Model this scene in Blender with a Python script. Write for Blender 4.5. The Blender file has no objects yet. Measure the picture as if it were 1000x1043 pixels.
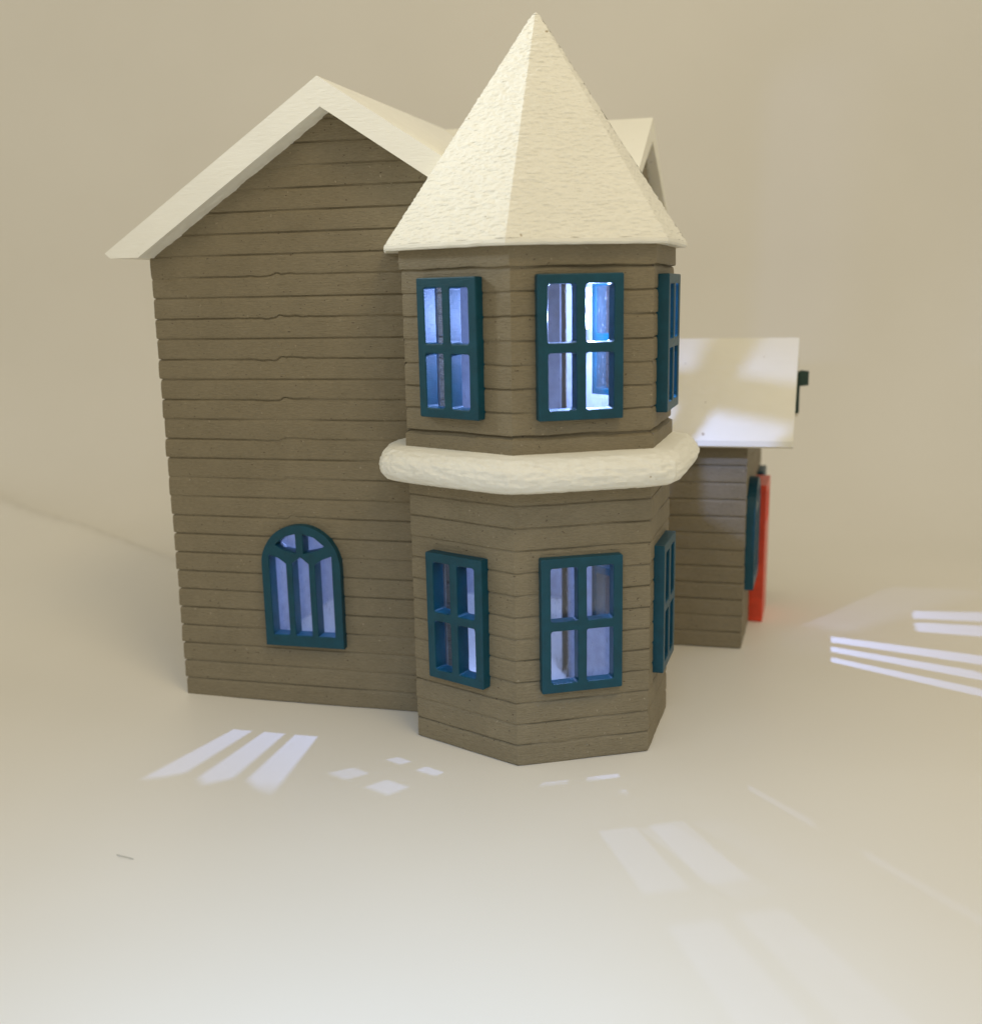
import bpy, bmesh, math, random
from mathutils import Vector, Matrix, noise
random.seed(7)
S = 0.006                      # one clapboard row of the model is 6 mm high; all lengths below are in rows
sc = bpy.context.scene
col = sc.collection
W = bpy.data.worlds.new("World"); sc.world = W; W.use_nodes = True

# ------------------------------------------------------------------ helpers
def V2(x, y): return Vector((x, y))
def nz(x, y, z): return noise.noise(Vector((x, y, z)))
WORLD = {}
def link_mesh(name, verts, faces, mat, parent=None, smooth=False, label=None):
    """verts in row units, world coords; the origin goes to the mesh's centre"""
    me = bpy.data.meshes.new(name)
    xs = [v[0] for v in verts]; ys = [v[1] for v in verts]; zs = [v[2] for v in verts]
    c = Vector(((min(xs)+max(xs))/2, (min(ys)+max(ys))/2, min(zs)))
    me.from_pydata([((v[0]-c.x)*S, (v[1]-c.y)*S, (v[2]-c.z)*S) for v in verts], [], faces)
    me.materials.append(mat)
    if smooth:
        for p in me.polygons: p.use_smooth = True
    me.update()
    o = bpy.data.objects.new(name, me); col.objects.link(o)
    w = c*S
    if parent is not None:
        o.parent = parent; o.location = w-WORLD[parent.name]
    else: o.location = w
    WORLD[o.name] = w
    if label: o["label"] = label
    return o
class MB:
    def __init__(s): s.v = []; s.f = []
    def add(s, vs, fs):
        n = len(s.v); s.v += [tuple(v) for v in vs]; s.f += [tuple(i+n for i in f) for f in fs]
    def box(s, o, U, N, u0, u1, z0, z1, n0, n1, ins=0.0):
        """box in a wall frame: o origin (Vector3), U along, N outward"""
        pts = []
        for n in (n0, n1):
            k = ins if n == n1 else 0
            for (u, z) in ((u0+k, z0+k), (u1-k, z0+k), (u1-k, z1-k), (u0+k, z1-k)):
                p = o+U*u+N*n; pts.append((p.x, p.y, p.z+z))
        s.add(pts, [(0, 1, 2, 3), (7, 6, 5, 4), (0, 4, 5, 1), (1, 5, 6, 2), (2, 6, 7, 3), (3, 7, 4, 0)])
    def prism(s, pts2, fn, a, b):
        """closed polygon pts2 extruded from a to b; fn(p, t) -> 3D"""
        n = len(pts2)
        s.add([fn(p, a) for p in pts2]+[fn(p, b) for p in pts2],
              [tuple(range(n))[::-1], tuple(range(n, 2*n))]+[(i, (i+1) % n, n+(i+1) % n, n+i) for i in range(n)])

# ------------------------------------------------------------------ materials
def new_mat(name):
    m = bpy.data.materials.new(name); m.use_nodes = True
    nt = m.node_tree; b = nt.nodes["Principled BSDF"]
    return m, nt, b
def N(nt, t, **kw):
    n = nt.nodes.new(t)
    for k, v in kw.items(): setattr(n, k, v)
    return n
def mapping(nt, scale):
    g = N(nt, "ShaderNodeNewGeometry"); mp = N(nt, "ShaderNodeMapping")
    mp.inputs["Scale"].default_value = scale
    nt.links.new(g.outputs["Position"], mp.inputs["Vector"]); return mp.outputs["Vector"]
def noise_tex(nt, vec, scale, detail=3, rough=.55):
    n = N(nt, "ShaderNodeTexNoise"); n.inputs["Scale"].default_value = scale
    n.inputs["Detail"].default_value = detail; n.inputs["Roughness"].default_value = rough
    nt.links.new(vec, n.inputs["Vector"]); return n.outputs["Fac"]
def ramp(nt, fac, stops):
    r = N(nt, "ShaderNodeValToRGB"); e = r.color_ramp.elements
    e[0].position, e[0].color = stops[0][0], (*stops[0][1], 1)
    e[1].position, e[1].color = stops[-1][0], (*stops[-1][1], 1)
    for p, c in stops[1:-1]:
        x = e.new(p); x.color = (*c, 1)
    nt.links.new(fac, r.inputs["Fac"]); return r.outputs["Color"]
def mix(nt, fac, a, b, mode='MIX'):
    m = N(nt, "ShaderNodeMix", data_type='RGBA', blend_type=mode)
    if isinstance(fac, (int, float)): m.inputs[0].default_value = fac
    else: nt.links.new(fac, m.inputs[0])
    for i, x in ((6, a), (7, b)):
        if isinstance(x, tuple): m.inputs[i].default_value = (*x, 1)
        else: nt.links.new(x, m.inputs[i])
    return m.outputs[2]
def add_bump(nt, b, parts, dist):
    last = None
    for fac, st in parts:
        bp = N(nt, "ShaderNodeBump"); bp.inputs["Strength"].default_value = st; bp.inputs["Distance"].default_value = dist
        nt.links.new(fac, bp.inputs["Height"])
        if last: nt.links.new(last, bp.inputs["Normal"])
        last = bp.outputs["Normal"]
    nt.links.new(last, b.inputs["Normal"])

def wood_print():                       # tan wood-filled print plastic
    m, nt, b = new_mat("tan_print")
    v = mapping(nt, (1, 1, 1))
    big = noise_tex(nt, v, 90, 3); fine = noise_tex(nt, mapping(nt, (1, 1, 9)), 700, 3, .6)
    c = ramp(nt, big, [(.3, (.190, .157, .096)), (.7, (.230, .191, .119))])
    c = mix(nt, .35, c, ramp(nt, fine, [(.35, (.15, .12, .068)), (.65, (.29, .24, .145))]))
    sp = noise_tex(nt, mapping(nt, (1, 1, 1.6)), 1150, 1, .4)
    spm = ramp(nt, sp, [(.73, (0, 0, 0)), (.79, (1, 1, 1))])
    c = mix(nt, spm, c, (.07, .05, .03))
    sp2 = noise_tex(nt, mapping(nt, (1.3, 1.3, 1)), 900, 1, .4)
    spm2 = ramp(nt, sp2, [(.19, (1, 1, 1)), (.24, (0, 0, 0))])
    c = mix(nt, spm2, c, (.34, .29, .20))
    nt.links.new(c, b.inputs["Base Color"])
    b.inputs["Roughness"].default_value = .62; b.inputs["Specular IOR Level"].default_value = .3
    lay = noise_tex(nt, mapping(nt, (.12, .12, 1)), 2600, 2)
    add_bump(nt, b, [(lay, .75), (fine, .28), (sp, .3)], .0003)
    return m
def white_print(name, colr, amt=.6, zs=7):
    m, nt, b = new_mat(name)
    v = mapping(nt, (1, 1, 1)); big = noise_tex(nt, v, 60, 3)
    c = ramp(nt, big, [(.3, tuple(x*.96 for x in colr)), (.7, colr)])
    sp = noise_tex(nt, v, 420, 0, .3); spm = ramp(nt, sp, [(.865, (0, 0, 0)), (.885, (1, 1, 1))])
    c = mix(nt, spm, c, (.45, .38, .26))
    nt.links.new(c, b.inputs["Base Color"])
    b.inputs["Roughness"].default_value = .55; b.inputs["Specular IOR Level"].default_value = .35
    f = noise_tex(nt, mapping(nt, (1, 1, zs)), 330, 4, .6); g = noise_tex(nt, mapping(nt, (.3, .3, 3)), 900, 2)
    add_bump(nt, b, [(f, amt), (g, amt*.5)], .0006)
    return m
def plain(name, colr, rough=.4, layer=.3, var=.15):
    m, nt, b = new_mat(name)
    f = noise_tex(nt, mapping(nt, (1, 1, 1)), 260, 4, .6)
    c = ramp(nt, f, [(.3, tuple(x*(1-var) for x in colr)), (.7, tuple(x*(1+var) for x in colr))])
    nt.links.new(c, b.inputs["Base Color"])
    b.inputs["Roughness"].default_value = rough; b.inputs["Specular IOR Level"].default_value = .35
    lay = noise_tex(nt, mapping(nt, (.3, .3, 2.5)), 1500, 2)
    add_bump(nt, b, [(lay, layer)], .0002)
    return m
def glass():
    m, nt, b = new_mat("clear_acrylic"); nt.nodes.remove(b)
    out = nt.nodes["Material Output"]
    t = N(nt, "ShaderNodeBsdfTransparent"); t.inputs[0].default_value = (.95, .96, .98, 1)
    g = N(nt, "ShaderNodeBsdfGlossy"); g.inputs["Roughness"].default_value = .12
    d = N(nt, "ShaderNodeBsdfDiffuse"); d.inputs[0].default_value = (.8, .8, .8, 1)
    m1 = N(nt, "ShaderNodeMixShader"); m1.inputs[0].default_value = .045
    nt.links.new(t.outputs[0], m1.inputs[1]); nt.links.new(g.outputs[0], m1.inputs[2])
    # fine scratches and glue haze left on the acrylic
    w = noise_tex(nt, mapping(nt, (3, 3, .7)), 500, 4, .7)
    k = ramp(nt, w, [(.60, (.015, .015, .015)), (.70, (.25, .25, .25))])
    m2 = N(nt, "ShaderNodeMixShader"); nt.links.new(k, m2.inputs[0])
    nt.links.new(m1.outputs[0], m2.inputs[1]); nt.links.new(d.outputs[0], m2.inputs[2])
    nt.links.new(m2.outputs[0], out.inputs["Surface"]); return m
def sheet():
    m, nt, b = new_mat("cream_sheet")
    v = mapping(nt, (1, 1, 1)); f = noise_tex(nt, v, 9, 3); f2 = noise_tex(nt, v, 500, 3, .7)
    c = ramp(nt, f, [(.3, (.75, .705, .60)), (.7, (.78, .735, .63))])
    nt.links.new(c, b.inputs["Base Color"])
    b.inputs["Roughness"].default_value = .42; b.inputs["Specular IOR Level"].default_value = .3
    add_bump(nt, b, [(f2, .08)], .0003)
    return m
M_TAN = wood_print()
M_SNOW = white_print("white_print", (.85, .82, .70), .38)
M_SNOW_LIT = white_print("white_print_lit", (.90, .875, .77), .22, 4)  # same filament as white_print; extra light on the gable put into its colour
M_SNOW2 = white_print("white_print_smooth", (.84, .80, .66), .15)
M_TEAL = plain("teal_print", (.001, .052, .078), .42)
M_RED = plain("red_print", (.64, .06, .022), .35)
M_DARK = plain("dark_green_print", (.02, .05, .035), .45)
M_IN = plain("inner_plastic", (.36, .38, .42), .6)
M_GLASS = glass()
M_SHEET = sheet()
def led_mat():
    m, nt, b = new_mat("led_glow")
    b.inputs["Base Color"].default_value = (.8, .85, 1, 1)
    b.inputs["Emission Color"].default_value = (.62, .74, 1, 1); b.inputs["Emission Strength"].default_value = 6
    return m
M_LED = led_mat()

# ------------------------------------------------------------------ house plan (row units)
G = Vector((.972, -.234)); B_ = Vector((.27, .963)); SD = Vector((.314, .9494))
L = V2(-16.51, 52.30)
K = L+G*19.4
Q1 = K+B_*9.0; Q2 = Q1+G*2.7; Q3 = Q2+B_*12; Q4 = K+B_*21.2; BL = L+B_*21.2
TJ = V2(-3.74, 49.6); TA = V2(-3.644, 46.41); TB = V2(.989, 42.926); TC = V2(6.985, 44.195); TD = V2(8.646, 49.10); TE = V2(4.35, 53.9)
WA = V2(14.597, 57.69)
W0 = WA-G*6.5; W2 = WA+SD*13; W3 = W2-G*7.2

root = bpy.data.objects.new("model_house", None); col.objects.link(root)
root.location = Vector((0, 55, 0))*S; WORLD[root.name] = root.location.copy()
root.empty_display_size = .02
root["label"] = "tan 3D printed model house with snow-white roofs, turret and teal windows on a cream sheet"
root["category"] = "model house"

def siding(x, z, seed, amp=.11):
    k = math.floor(z+1e-6); t = z-k
    g0 = amp*max(0.0, min(.75, .12+1.1*nz(x*.33, k*4.7, seed+20)))
    if t < .022: d = g0
    elif t < .065: d = g0+(amp*.9-g0)*(t-.022)/.043
    elif t < .16: d = amp*(.9+.1*(t-.065)/.095)
    elif t < .85: d = amp*(1-.10*(t-.16)/.69)
    else: d = amp*(.90-.35*(t-.85)/.15)
    d *= .9+.25*nz(x*.25, k*3.1, seed)
    rough = nz(x*1.6, z*2.5, seed+9)*.016+nz(x*.45, k*1.7, seed+3)*.028
    # a few blobs where the print nozzle started a row
    return d+rough
T_ROW = (0.0, .022, .065, .16, .55, .85, .96)
def offsets(P, closed):
    n = len(P); ms = []
    for i in range(n):
        a = P[i-1] if (i > 0 or closed) else None; c = P[(i+1) % n] if (i < n-1 or closed) else None
        def nn(p, q): d = (q-p).normalized(); return V2(d.y, -d.x)
        if a is None: ms.append(nn(P[i], c))
        elif c is None: ms.append(nn(a, P[i]))
        else:
            n1, n2 = nn(a, P[i]), nn(P[i], c); m = (n1+n2).normalized(); ms.append(m/max(.4, m.dot(n1)))
    return ms
def ring(name, P, closed, ztop, keep, step, mat, seed, zmin=0.0, th=.35, label=None, extra=None, wav=0.0, jog=None):
    """clapboard walls along the plan line P. keep(seg,u,z)->bool; ztop: highest z; step(seg)->column width"""
    ms = offsets(P, closed); n = len(P); segs = n if closed else n-1
    zs = []
    k = math.floor(zmin)
    while k < ztop:
        for t in T_ROW:
            z = k+t
            if zmin-1e-6 <= z <= ztop+1e-6: zs.append(z)
        k += 1
    if zs[0] > zmin: zs.insert(0, zmin)
    zs.append(ztop)
    verts = []; faces = []; inner = []
    for si in range(segs):
        p, q = P[si], P[(si+1) % n]; m0, m1 = ms[si], ms[(si+1) % n]; ln = (q-p).length
        nc = max(2, int(ln/step(si)))
        base = len(verts)
        for ci in range(nc+1):
            f = ci/nc; b = p.lerp(q, f); m = m0.lerp(m1, f); edge = min(f, 1-f)*ln
            for z in zs:
                zz = z+(wav*nz(f*ln*.8+si*7, round(z)*2.3, seed) if 0 < z-zmin and z < ztop-.01 else 0)
                if jog: zz += jog(si, f*ln, z)
                ex = extra(si, f*ln, z) if extra else 0
                # seed the noise on the corner position so neighbouring walls close up
                w = (b.x*.9+b.y*1.1)
                d = siding(w, z, seed)+ex
                pt = b+m*d
                verts.append((pt.x, pt.y, max(zmin, zz)))
        nzs = len(zs)
        for ci in range(nc):
            for zi in range(nzs-1):
                u = (ci+.5)/nc*ln; z = (zs[zi]+zs[zi+1])/2
                if keep(si, u, z):
                    a = base+ci*nzs+zi; faces.append((a, a+nzs, a+nzs+1, a+1))
        # plain inner skin
        base = len(verts); zi_ = [zmin+(ztop-zmin)*i/int((ztop-zmin)/.25) for i in range(int((ztop-zmin)/.25)+1)]
        nci = max(2, int(ln/.3))
        for ci in range(nci+1):
            f = ci/nci; b = p.lerp(q, f)-m0.lerp(m1, f)*th
            for z in zi_: verts.append((b.x, b.y, z))
        for ci in range(nci):
            for zi in range(len(zi_)-1):
                u = (ci+.5)/nci*ln; z = (zi_[zi]+zi_[zi+1])/2
                if keep(si, u, z):
                    a = base+ci*len(zi_)+zi; inner.append(len(faces)); faces.append((a, a+1, a+len(zi_)+1, a+len(zi_)))
    o = link_mesh(name, verts, faces, mat, root, label=label)
    o.data.materials.append(M_IN)
    for i in inner: o.data.polygons[i].material_index = 1
    # drop loose vertices, inner skin gets the inner plastic
    bm = bmesh.new(); bm.from_mesh(o.data)
    bmesh.ops.delete(bm, geom=[v for v in bm.verts if not v.link_faces], context='VERTS')
    bm.to_mesh(o.data); bm.free()
    return o
def in_rect(u, z, r, k=.22): return r[0]+k < u < r[1]-k and r[2]+k < z < r[3]-k
def in_arch(u, z, u0, z0, w=4.3, h=6.45, k=.22):
    x = u-u0-w/2; r = w/2-k
    if abs(x) > r: return False
    zs = z0+h-w/2
    if z < z0+k: return False
    if z < zs: return True
    return x*x+(z-zs)**2 < r*r

# window rectangles: u0,u1,z0,z1 on their wall
ARCH = (4.96, 3.30)
AB_UP = (1.18, 4.42, 15.68, 21.68); AB_LO = (1.18, 4.38, 3.50, 9.52)
BC_UP = (1.00, 4.70, 15.68, 21.72); BC_LO = (1.04, 4.76, 3.52, 9.68)
CD_UP = (.95, 4.25, 15.68, 21.66); CD_LO = (.95, 4.25, 3.50, 9.60)
DE_UP = (1.35, 4.95, 15.68, 21.66); DE_LO = (1.35, 4.95, 3.50, 9.60)

# main house walls
hP = [L, K, Q1, Q2, Q3, Q4, BL]
cross_half = 6.0
def keep_house(si, u, z):
    if si == 0:
        if in_arch(u, z, *ARCH): return False
        if z < 23: return u < 15.7
        return z < 23.35+.646*min(u, 19.4-u)
    if si == 1: return (u > 6.2 and z < 23.4)
    if si == 2: return z < 25.8
    if si == 3:
        if z > 25.5+.646*(cross_half-abs(u-6)): return False
        return not (z < 16.5 and 3.5 < u < 11.5)
    if si == 4: return z < 25.8
    if si == 5: return z < 23.3+.646*min(u, 19.4-u)
    return z < 23.3
def seam(si, u, z):
    """rows 9 to 22 were printed from two starts: every other lap line steps near the middle of the gable wall"""
    k = round(z)
    if si or z < 8.5 or z > 22.5 or k % 2 or abs(z-k) > .12: return 0
    m = 6.6+.25*nz(k*1.3, 2, 2)
    e = -.05 if u < m else .07
    near = math.exp(-((u-m)/1.3)**2)
    return e*(.35+.65*near)+(.015+.07*near)*nz(u*2.6, k*3.3, 8)+(.07 if abs(u-m) < .18 else 0)
ring("house_wall", hP, True, 29.9, keep_house, lambda s: .12 if s == 0 else .6, M_TAN, 1.0, jog=seam)

# turret walls, lower and upper storey
tP = [TJ, TA, TB, TC, TD, TE]
def keep_t_lo(si, u, z):
    r = {1: AB_LO, 2: BC_LO, 3: CD_LO, 4: DE_LO}.get(si)
    return not (r and in_rect(u, z, r))
def keep_t_up(si, u, z):
    r = {1: AB_UP, 2: BC_UP, 3: CD_UP, 4: DE_UP}.get(si)
    return not (r and in_rect(u, z, r))
ring("turret_wall", tP, False, 13.6, keep_t_lo, lambda s: .13 if s in (1, 2, 3) else .3, M_TAN, 2.0, wav=.03)
ring("turret_wall", tP, False, 23.0, keep_t_up, lambda s: .13 if s in (1, 2, 3) else .3, M_TAN, 3.0, zmin=14.05, wav=.05,
     extra=lambda s, u, z: (.10 if z > 22.06 else (.07 if z < 14.86 else (-.10 if z < 15.03 else 0))))

# wing walls
SIDE_ARCH = (.62, 3.45); DOOR = (5.3, 9.1, 0.0, 8.9); SIDE_W = (9.7, 12.4, 3.2, 9.0)
DPANE = ((6.0, 7.05, 6.3, 8.4), (7.35, 8.4, 6.3, 8.4))
def keep_wing(si, u, z):
    if si == 0: return z < 12.6
    if si == 1:
        if z > 12.9+.646*min(u, 13-u): return False
        if in_arch(u, z, *SIDE_ARCH) or in_rect(u, z, SIDE_W): return False
        return not any(in_rect(u, z, r, -.1) for r in DPANE)
    return z < 12.6
ring("wing_wall", [W0, WA, W2, W3], False, 17.2, keep_wing, lambda s: .2 if s < 2 else .8, M_TAN, 4.0)

# ------------------------------------------------------------------ windows
def frame_axes(p, q):
    d = (q-p).normalized(); return Vector((p.x, p.y, 0)), Vector((d.x, d.y, 0)), Vector((d.y, -d.x, 0))
def rounded(u0, u1, z0, z1, r=.10, n=3):
    out = []
    for cx, cz, a0 in ((u1-r, z1-r, 0), (u0+r, z1-r, 90), (u0+r, z0+r, 180), (u1-r, z0+r, 270)):
        for i in range(n+1):
            a = math.radians(a0+90*i/n); out.append((cx+r*math.cos(a), cz+r*math.sin(a)))
    return out
def plate(name, outer, holes, p, q, n0, n1, mat, parent, bev=.045, label=None):
    """flat plate with openings, as thick as n0..n1 along the wall normal"""
    cu = bpy.data.curves.new(name, 'CURVE'); cu.dimensions = '2D'; cu.fill_mode = 'BOTH'
    for pts in [outer]+holes:
        sp = cu.splines.new('POLY'); sp.points.add(len(pts)-1); sp.use_cyclic_u = True
        for i, (a, b) in enumerate(pts): sp.points[i].co = (a, b, 0, 1)
    cu.extrude = (n1-n0)/2-bev; cu.bevel_depth = bev; cu.bevel_resolution = 1; cu.offset = -bev
    tmp = bpy.data.objects.new("tmp", cu); col.objects.link(tmp)
    dg = bpy.context.evaluated_depsgraph_get(); dg.update()
    me = bpy.data.meshes.new_from_object(tmp.evaluated_get(dg))
    bpy.data.objects.remove(tmp); bpy.data.curves.remove(cu)
    O, U, Nn = frame_axes(p, q); mid = (n0+n1)/2
    vs = [O+U*v.co.x+Vector((0, 0, v.co.y))+Nn*(v.co.z+mid) for v in me.vertices]
    vs = [(v.x+nz(v.x*2, v.y*2, v.z*2)*.02, v.y, v.z+nz(v.z*2, v.x*2, 5)*.02) for v in vs]
    fs = [tuple(pl.vertices) for pl in me.polygons]
    bpy.data.meshes.remove(me)
    return link_mesh(name, vs, fs, mat, parent, label=label)
def pane(p, q, r, n, parent):
    O, U, Nn = frame_axes(p, q); m = MB(); m.box(O, U, Nn, r[0]+.25, r[1]-.25, r[2]+.25, r[3]-.25, n-.12, n)
    return link_mesh("glass_pane", m.v, m.f, M_GLASS, parent)
def rect_window(p, q, r, out=.58, inn=-.2, label=None, b=.43, mu=.42):
    u0, u1, z0, z1 = r; w = (u1-u0-2*b-mu)/2; h = (z1-z0-2*b-mu)/2
    holes = [rounded(u0+b+i*(w+mu), u0+b+i*(w+mu)+w, z0+b+j*(h+mu), z0+b+j*(h+mu)+h) for i in (0, 1) for j in (0, 1)]
    f = plate("window", rounded(u0, u1, z0, z1, .05, 1), holes, p, q, inn, out, M_TEAL, root, label=label)
    pane(p, q, r, -.04, f); return f
def arch_window(p, q, u0, z0, out=.5, inn=-.3, label=None):
    w, h = 4.3, 6.45; r = w/2; zc = z0+h-r; cx = u0+r
    outer = [(u0, z0), (u0+w, z0)]+[(cx+r*math.cos(math.radians(a)), zc+r*math.sin(math.radians(a))) for a in range(0, 181, 9)]
    T = lambda pts: [(u0+a, z0+b) for a, b in pts]
    holes = [T([(.46, .62), (1.36, .62), (1.36, 4.42), (.95, 4.70), (.46, 4.86)]),
             T([(1.70, .62), (2.60, .62), (2.60, 4.45), (2.15, 4.78), (1.70, 4.45)]),
             T([(2.94, .62), (3.84, .62), (3.84, 4.86), (3.35, 4.70), (2.94, 4.42)]),
             T([(1.95, 4.98), (1.95, 5.98), (1.35, 5.82), (.82, 5.40), (1.2, 5.15)]),
             T([(2.35, 4.98), (3.1, 5.15), (3.48, 5.40), (2.95, 5.82), (2.35, 5.98)])]
    f = plate("window", outer, holes, p, q, inn, out, M_TEAL, root, label=label)
    O, U, Nn = frame_axes(p, q); m = MB(); n = -.12
    poly = [(cx+(a-cx)*.86, z0+h*.5+(b-z0-h*.5)*.9) for a, b in outer]
    m.prism(poly, lambda c, t: (lambda v: (v.x, v.y, v.z))(O+U*c[0]+Vector((0, 0, c[1]))+Nn*t), n-.12, n)
    link_mesh("glass_pane", m.v, m.f, M_GLASS, f); return f
arch_window(L, K, *ARCH, label="arched teal window with three lancet lights")
rect_window(TA, TB, AB_UP); rect_window(TB, TC, BC_UP); rect_window(TC, TD, CD_UP); rect_window(TD, TE, DE_UP)
rect_window(TA, TB, AB_LO); rect_window(TB, TC, BC_LO, out=.52, inn=-.1); rect_window(TC, TD, CD_LO); rect_window(TD, TE, DE_LO)
arch_window(WA, W2, *SIDE_ARCH, out=.62)
rect_window(WA, W2, SIDE_W, out=.5)
# red door on the wing's far side wall
dr = plate("door", rounded(DOOR[0], DOOR[1], .02, DOOR[3], .06, 1), [rounded(*r, .12) for r in DPANE], WA, W2, -.3, .95, M_RED, root, label="red front door standing proud of the side wall")
pane(WA, W2, (5.8, 8.6, 6.1, 8.6), -.1, dr)
# dark green bracket high on the wing's gable end
O, U, Nn = frame_axes(WA, W2)
m = MB(); m.box(O, U, Nn, 6.2, 6.6, 13.3, 15.9, 2.0, 2.62, .03); m.box(O, U, Nn, 6.15, 6.65, 15.0, 15.95, 2.6, 3.12, .05)
m.box(O, U, Nn, 6.25, 6.55, 13.9, 14.3, .1, 2.1)
link_mesh("gable_bracket", m.v, m.f, M_DARK, root)

# ------------------------------------------------------------------ roofs
def rough_grid(m, quad, nu, nv, amp, fu, fv, seed, normal=None, flat_edge=False):
    """subdivided bilinear patch with printed-layer roughness pushed along its normal"""
    a, b, c, d = [Vector(p) for p in quad]
    nrm = normal or ((b-a).cross(d-a)).normalized()
    vs = []
    for i in range(nu+1):
        for j in range(nv+1):
            f, g = i/nu, j/nv
            p = a.lerp(b, f).lerp(d.lerp(c, f), g)
            e = amp*(nz(p.x*fu, p.y*fu, p.z*fv+seed)+.55*nz(p.x*fu*2.3+5, p.y*fu*2.3, p.z*fv*2.1+seed))
            L1 = (b-a).length; L2 = (d-a).length
            e *= min(1.0, min(f, 1-f)*L1/.35, min(g, 1-g)*L2/.35)
            p = p+nrm*e; vs.append((p.x, p.y, p.z))
    n = nv+1
    m.add(vs, [(i*n+j, (i+1)*n+j, (i+1)*n+j+1, i*n+j+1) for i in range(nu) for j in range(nv)])
def gable_roof(name, half, prof, org, A, Bv, length, mat, nu, nv, label=None, amp=.045):
    """prof: closed cross-section (u along A, z); extruded from org along Bv"""
    m = MB()
    f = lambda c, t: (org.x+A.x*c[0]+Bv.x*t, org.y+A.y*c[0]+Bv.y*t, c[1])
    n = len(prof)
    m.add([f(c, 0) for c in prof]+[f(c, length) for c in prof], [tuple(range(n)), tuple(range(n, 2*n))[::-1]])
    for i in range(n):
        p, q = prof[i], prof[(i+1) % n]; big = abs(p[0]-q[0]) > 3
        if big: rough_grid(m, [f(p, 0), f(q, 0), f(q, length), f(p, length)], nu, nv, amp, 1.5, 1.5, i)
        else: m.add([f(p, 0), f(q, 0), f(q, length), f(p, length)], [(0, 1, 2, 3)])
    o = link_mesh(name, m.v, m.f, mat, root, label=label)
    bm = bmesh.new(); bm.from_mesh(o.data); bmesh.ops.recalc_face_normals(bm, faces=bm.faces); bm.to_mesh(o.data); bm.free()
    return o
RG = Vector((.30, .954))
prof = [(-1.78, 23.22), (9.7, 30.62), (21.1, 23.22), (20.85, 22.98), (19.45, 22.98), (9.78, 29.32), (0.0, 22.98), (-1.5, 22.98)]
f0 = L+V2(-.234, -.972)*1.3
gable_roof("roof", 9.7, prof, f0, G, RG, 23.5, M_SNOW_LIT, 70, 120, label="front gable roof, white like thick snow")
# cross gable roof, its ridge running to the right behind the turret
hc = 6.9
prof = [(-hc, 30.58-.66*hc), (0, 30.58), (hc, 30.58-.66*hc), (hc-.3, 30.3-.66*hc), (0, 29.3), (-hc+.3, 30.3-.66*hc)]
ro = V2(9.72, 61.95)
gable_roof("roof", hc, prof, ro, V2(.292, .956), -G, 13.0, M_SNOW2, 30, 40, label="cream white cross gable roof behind the turret", amp=.02)
# wing roof
wh = 8.0
prof = [(-wh, 12.62), (0, 17.9), (wh, 12.62), (wh, 12.30), (wh-.5, 12.15), (0, 16.95), (-wh+.5, 12.15), (-wh, 12.30)]
we = V2(19.12, 63.55)
gable_roof("roof", wh, prof, we, V2(.30, .954), -G, 10.6, M_SNOW2, 30, 30, label="low white wing roof, smoother than the others", amp=.012)

# turret roof: six-sided spire with a thin lip
tc = V2(2.7, 48.4); apex = Vector((2.38, 47.9, 32.95))
TF = TJ.lerp(tc, -.2)
hexo = [tc+(p-tc)*k for p, k in ((V2(-4.9, 51.4), 1.0), (TA, 1.115), (TB, 1.12), (TC, 1.12), (TD, 1.115), (V2(5.6, 54.9), 1.05))]
m = MB()
zb, zl = 22.87, 23.14
for i in range(6):
    a, b = hexo[i], hexo[(i+1) % 6]
    rows = 190; cols = 84 if i in (1, 2, 3, 0) else 12
    if i in (4, 5): rows = 30
    vs = []
    for r in range(rows+1):
        t = r/rows
        for c in range(cols+1):
            s = c/cols
            p = Vector((*a.lerp(b, s), zl)); ctr = Vector((apex.x, apex.y, zl)); tt = min(t, .978)
            p = p.lerp(Vector((apex.x, apex.y, apex.z)), tt)
            rad = Vector((p.x-ctr.x, p.y-ctr.y, 0)).normalized()
            e = (.022*nz(p.x*.9, p.y*.9, p.z*4.0)+.040*nz(p.x*2.4, p.y*2.4, p.z*9)+.032*nz(p.x*5.5, p.y*5.5, p.z*15))*(1 if t > .01 else .6)
            p = p+rad*e+Vector((0, 0, e*.3)); vs.append(tuple(p))
    n = cols+1
    m.add(vs, [(r*n+c, r*n+c+1, (r+1)*n+c+1, (r+1)*n+c) for r in range(rows) for c in range(cols)])
    # rounded lip
    vs = []
    for zz, k in ((zl, 0), (zl-.04, .05), (zb+.09, .06), (zb, .0), (zb, -.8)):
        for c in range(cols+1):
            p = a.lerp(b, c/cols); d = (p-tc).normalized(); e = .05*nz(p.x*1.5, p.y*1.5, 3)
            p = p+d*(k+(e if k > -.5 else 0)); vs.append((p.x, p.y, zz+e*.5*(1 if k > -.5 else 0)))
    m.add(vs, [(r*n+c, (r+1)*n+c, (r+1)*n+c+1, r*n+c+1) for r in range(4) for c in range(cols)])
tip = [tuple(Vector((*(tc+(h-tc)*1), zl)).lerp(apex, .978)) for h in hexo]
m.add(tip+[(apex.x, apex.y, apex.z-.12)], [(i, (i+1) % 6, 6) for i in range(6)])
m.add([(h.x, h.y, zb+.02) for h in [tc+(p-tc)*.93 for p in hexo]], [(5, 4, 3, 2, 1, 0)])
link_mesh("turret_roof", m.v, m.f, M_SNOW, root, smooth=False, label="pointed six-sided white turret roof")

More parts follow.
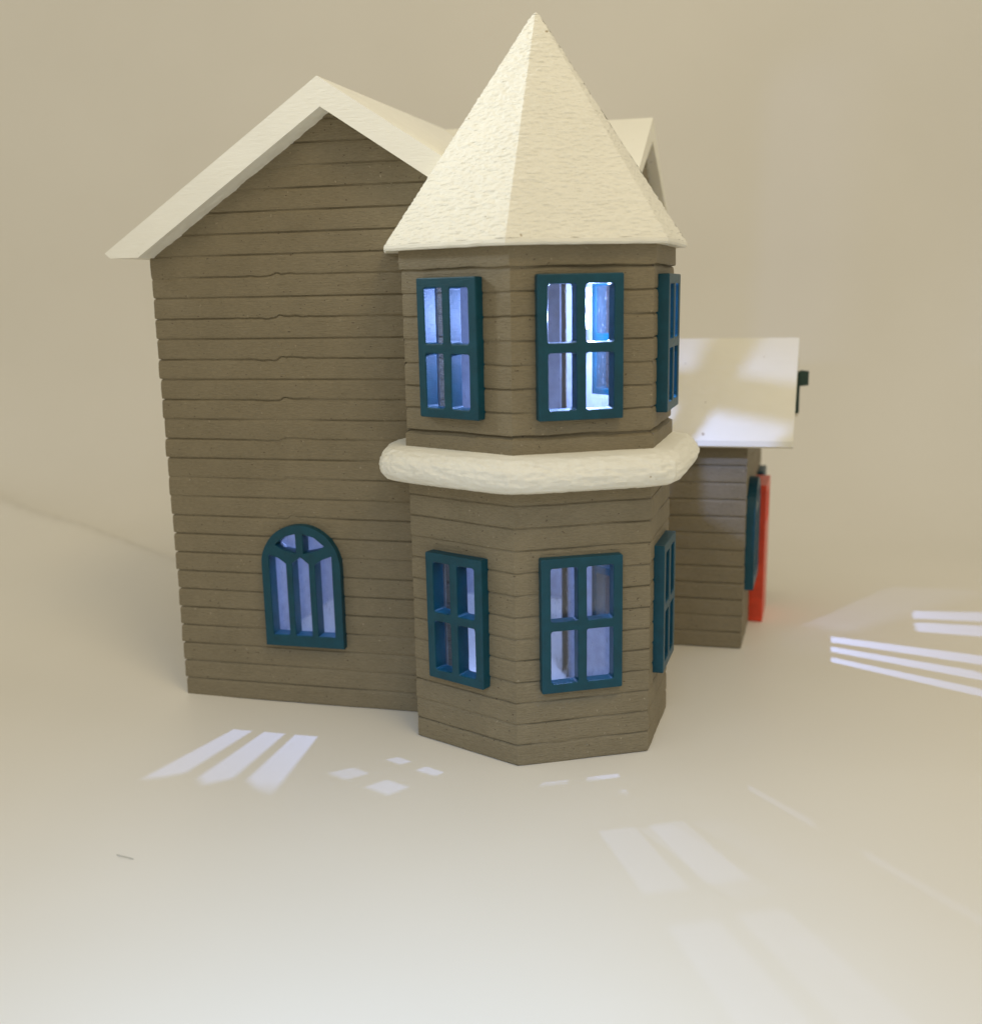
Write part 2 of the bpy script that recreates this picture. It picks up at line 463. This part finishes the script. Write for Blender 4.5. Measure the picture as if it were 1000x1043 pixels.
# snow ledge round the turret between the storeys
cs = [(-.2, 14.30), (.12, 14.26), (.5, 14.2), (.92, 14.12), (1.22, 13.95), (1.45, 13.68), (1.52, 13.38), (1.45, 13.06), (1.25, 12.82), (.95, 12.70), (.5, 12.66), (.1, 12.66), (-.4, 12.66)]
ring_p = [TJ+V2(.2, .5), TA, TB, TC, TD, TE]; ms = offsets(ring_p, False)
path = []
for i in range(5):
    p, q = ring_p[i], ring_p[i+1]; ln = (q-p).length; nn = int(ln/.07)
    for c in range(nn):
        f = c/nn; path.append((p.lerp(q, f), ms[i].lerp(ms[i+1], f), min(f, 1-f)*ln if 0 < i < 5 else (1-f)*ln))
m = MB(); vs = []; nC = len(cs)
# refine the section
sec = []
for i in range(nC-1):
    for k in range(5): t = k/5; sec.append((cs[i][0]*(1-t)+cs[i+1][0]*t, cs[i][1]*(1-t)+cs[i+1][1]*t))
sec.append(cs[-1])
for (b, mi, ed) in path:
    rnd = 1-.16*math.exp(-(ed/.55)**2)      # softened corners
    for (o_, z) in sec:
        k = max(0, min(1, o_/1.2))
        e = k*(.06*nz(b.x*.9+z, b.y*.9, z*2.5)+.06*nz(b.x*3.2, b.y*3.2, z*9)+.055*nz(b.x*7, b.y*7, z*16))
        p = b+mi*(o_*rnd if o_ > 0 else o_)+mi.normalized()*e
        vs.append((p.x, p.y, z+e*.5))
n = len(sec)
m.add(vs, [(i*n+j, i*n+j+1, (i+1)*n+j+1, (i+1)*n+j) for i in range(len(path)-1) for j in range(n-1)])
link_mesh("snow_ledge", m.v, m.f, M_SNOW, root, smooth=True, label="thick white ledge like snow around the turret")

# ------------------------------------------------------------------ inside: added light-blocking slab and bar, LED
m = MB()
def slab(m, pts, z0, z1): m.prism([tuple(p) for p in pts], lambda c, t: (c[0], c[1], t), z0, z1)
slab(m, [TB.lerp(tc, .1), TC.lerp(tc, .1), TC.lerp(tc, .565), TB.lerp(tc, .565)], 13.9, 14.25)  # slab added to block LED light to the lower front window's upper panes
link_mesh("floor", m.v, m.f, M_IN, root)
m = MB(); m.box(Vector((4.78, 49.9, 0)), Vector((1, 0, 0)), Vector((0, -1, 0)), -.10, .10, 19.2, 21.15, 0, .12, .02)
m.box(Vector((4.78, 49.9, 0)), Vector((1, 0, 0)), Vector((0, -1, 0)), -.22, .22, 20.75, 21.1, -.1, .16, .03)
mb = MB(); mb.box(Vector((-12, 55.3, 0)), Vector((1, 0, 0)), Vector((0, -1, 0)), 0, 6.6, 12.1, 13.4, 0, .5)  # unseen bar added to stop LED light reaching the arch's top panes
link_mesh("light_block_bar", mb.v, mb.f, M_IN, root)
link_mesh("led_light", m.v, m.f, M_LED, root)

# ------------------------------------------------------------------ setting: cream sheet swept up behind
def sheet_pt(x, y0):
    """y0: distance along the sheet; bends up past 84"""
    Rr = 26.0; Y0 = 80.0
    if y0 <= Y0: y, z = y0, 0.0
    else:
        a = (y0-Y0)/Rr
        if a < math.pi/2*.93: y, z = Y0+Rr*math.sin(a), Rr*(1-math.cos(a))
        else:
            a1 = math.pi/2*.93; e = y0-Y0-a1*Rr; y, z = Y0+Rr*math.sin(a1)+e*math.cos(a1), Rr*(1-math.cos(a1))+e*math.sin(a1)
    return x, y, z
m = MB(); vs = []
xs = [-150+i*1.5 for i in range(201)]; ys = [-40+i*4 for i in range(20)]+[40+i*1.2 for i in range(29)]+[74.8+i*.6 for i in range(60)]+[110.8+i*1.2 for i in range(90)]
for x in xs:
    for y0 in ys:
        X, Y, Z = sheet_pt(x, y0)
        bend = max(0.0, min(1.0, (y0-74)/30))
        k = bend*(2.2*nz(x*.018, y0*.02, 1)+1.5*nz(x*.05, y0*.04, 4))
        # soft fold falling from the left edge towards the house
        fl = y0-(88.5-.654*(x+45))
        fade = max(0.0, min(1.0, (-13-x)/20))
        dz = fade*3.6*(max(0.0, 1+fl/20) if fl < 0 else math.exp(-fl/3.5))
        vs.append((X, Y-k*.7, Z+abs(k)*.25+dz))
n = len(ys)
m.add(vs, [(i*n+j, (i+1)*n+j, (i+1)*n+j+1, i*n+j+1) for i in range(len(xs)-1) for j in range(n-1)])
sh = link_mesh("ground", m.v, m.f, M_SHEET, None, smooth=True); sh["kind"] = "structure"
# a stray hair on the sheet
m = MB(); hp = [V2(-15.2, 36.0), V2(-15.05, 35.85), V2(-14.85, 35.75), V2(-14.62, 35.68), V2(-14.45, 35.66)]
vs = []
for i, p in enumerate(hp):
    for dx, dz in ((0, 0), (.0, .02), (.012, .01)): vs.append((p.x+dx+.45, p.y+dx, .012+dz+.06*math.sin(i*.8)))
m.add(vs, [(i*3+a, i*3+(a+1) % 3, i*3+3+(a+1) % 3, i*3+3+a) for i in range(4) for a in range(3)]+[(0, 1, 2), (14, 13, 12)])
hr = link_mesh("hair", m.v, m.f, M_DARK, None)
hr["label"] = "short dark stray hair lying on the cream sheet left of the house"; hr["category"] = "hair"

# ------------------------------------------------------------------ light
bg = W.node_tree.nodes["Background"]; bg.inputs[0].default_value = (1.0, .965, .87, 1); bg.inputs[1].default_value = .625
def aim(o, loc, tgt):
    o.location = Vector(loc)*S; d = Vector(tgt)*S-o.location; o.rotation_euler = d.to_track_quat('-Z', 'Y').to_euler()
def area(name, loc, tgt, size, watts, colr, spread=180, sy=None):
    l = bpy.data.lights.new(name, 'AREA'); l.size = size*S; l.energy = watts; l.color = colr; l.spread = math.radians(spread)
    if sy: l.shape = 'RECTANGLE'; l.size_y = sy*S
    o = bpy.data.objects.new(name, l); col.objects.link(o); aim(o, loc, tgt); return o
def point(name, loc, rad, watts, colr):
    l = bpy.data.lights.new(name, 'POINT'); l.shadow_soft_size = rad*S; l.energy = watts; l.color = colr
    o = bpy.data.objects.new(name, l); col.objects.link(o); o.location = Vector(loc)*S; return o
area("ceiling_lamp", (22, 5, 85), (0, 50, 8), 24, .62, (1.0, .80, .45))
area("side_lamp", (-75, 50, 62), (0, 48, 30), 14, .032, (.84, .92, 1.0), 22)
area("window_daylight", (-4, 2, 30), (-4, 17, 0), 20, .12, (.47, .72, 1.2), 88)
LED = (.33, .46, 1.0)
point("led_turret", (4.72, 48.7, 19.8), .17, .34, LED)
def spot(name, loc, tgt, deg, blend, watts):
    l = bpy.data.lights.new(name, 'SPOT'); l.energy = watts; l.color = LED; l.shadow_soft_size = .22*S
    l.spot_size = math.radians(deg); l.spot_blend = blend
    o = bpy.data.objects.new(name, l); col.objects.link(o); aim(o, loc, tgt); return o
spot("led_house", (-6.27, 59.78, 15.9), (-9.6, 50.6, 5.5), 100, .8, .58)
spot("led_house_side", (-3.4, 66.0, 20.0), (4.0, 43.6, 4.5), 50, .7, .45)
lw = bpy.data.lights.new("led_wing", 'SPOT'); lw.energy = 1.5; lw.color = LED; lw.shadow_soft_size = .12*S
lw.spot_size = math.radians(112); lw.spot_blend = .5
lo = bpy.data.objects.new("led_wing", lw); col.objects.link(lo); aim(lo, (6.1, 67.0, 14.4), (17.5, 62.0, 7.0))

# ------------------------------------------------------------------ camera
cam = bpy.data.cameras.new("Camera"); co = bpy.data.objects.new("Camera", cam); col.objects.link(co); sc.camera = co
pitch, roll = .21276, -.02036
F = Vector((0, math.cos(pitch), -math.sin(pitch))); R = Vector((1, 0, 0)); Uv = R.cross(F)
R2 = R*math.cos(roll)+Uv*math.sin(roll); U2 = -R*math.sin(roll)+Uv*math.cos(roll)
mt = Matrix((R2, U2, -F)).transposed().to_4x4(); mt.translation = Vector((0, 0, 21.07169))*S
co.matrix_world = mt
cam.sensor_fit = 'HORIZONTAL'; cam.sensor_width = 36; cam.lens = 1.043*36
cam.clip_start = .005; cam.clip_end = 20
cam.dof.use_dof = True; cam.dof.focus_distance = 47*S; cam.dof.aperture_fstop = 12.0
sc.view_settings.view_transform = 'Standard'; sc.view_settings.look = 'None'; sc.view_settings.exposure = 0; sc.view_settings.gamma = 1
sc.view_settings.use_curve_mapping = False
sc.cycles.use_denoising = True
sc.cycles.max_bounces = 10; sc.cycles.diffuse_bounces = 5; sc.cycles.transparent_max_bounces = 24
sc.cycles.sample_clamp_indirect = 3.0
sc.cycles.blur_glossy = 1.0
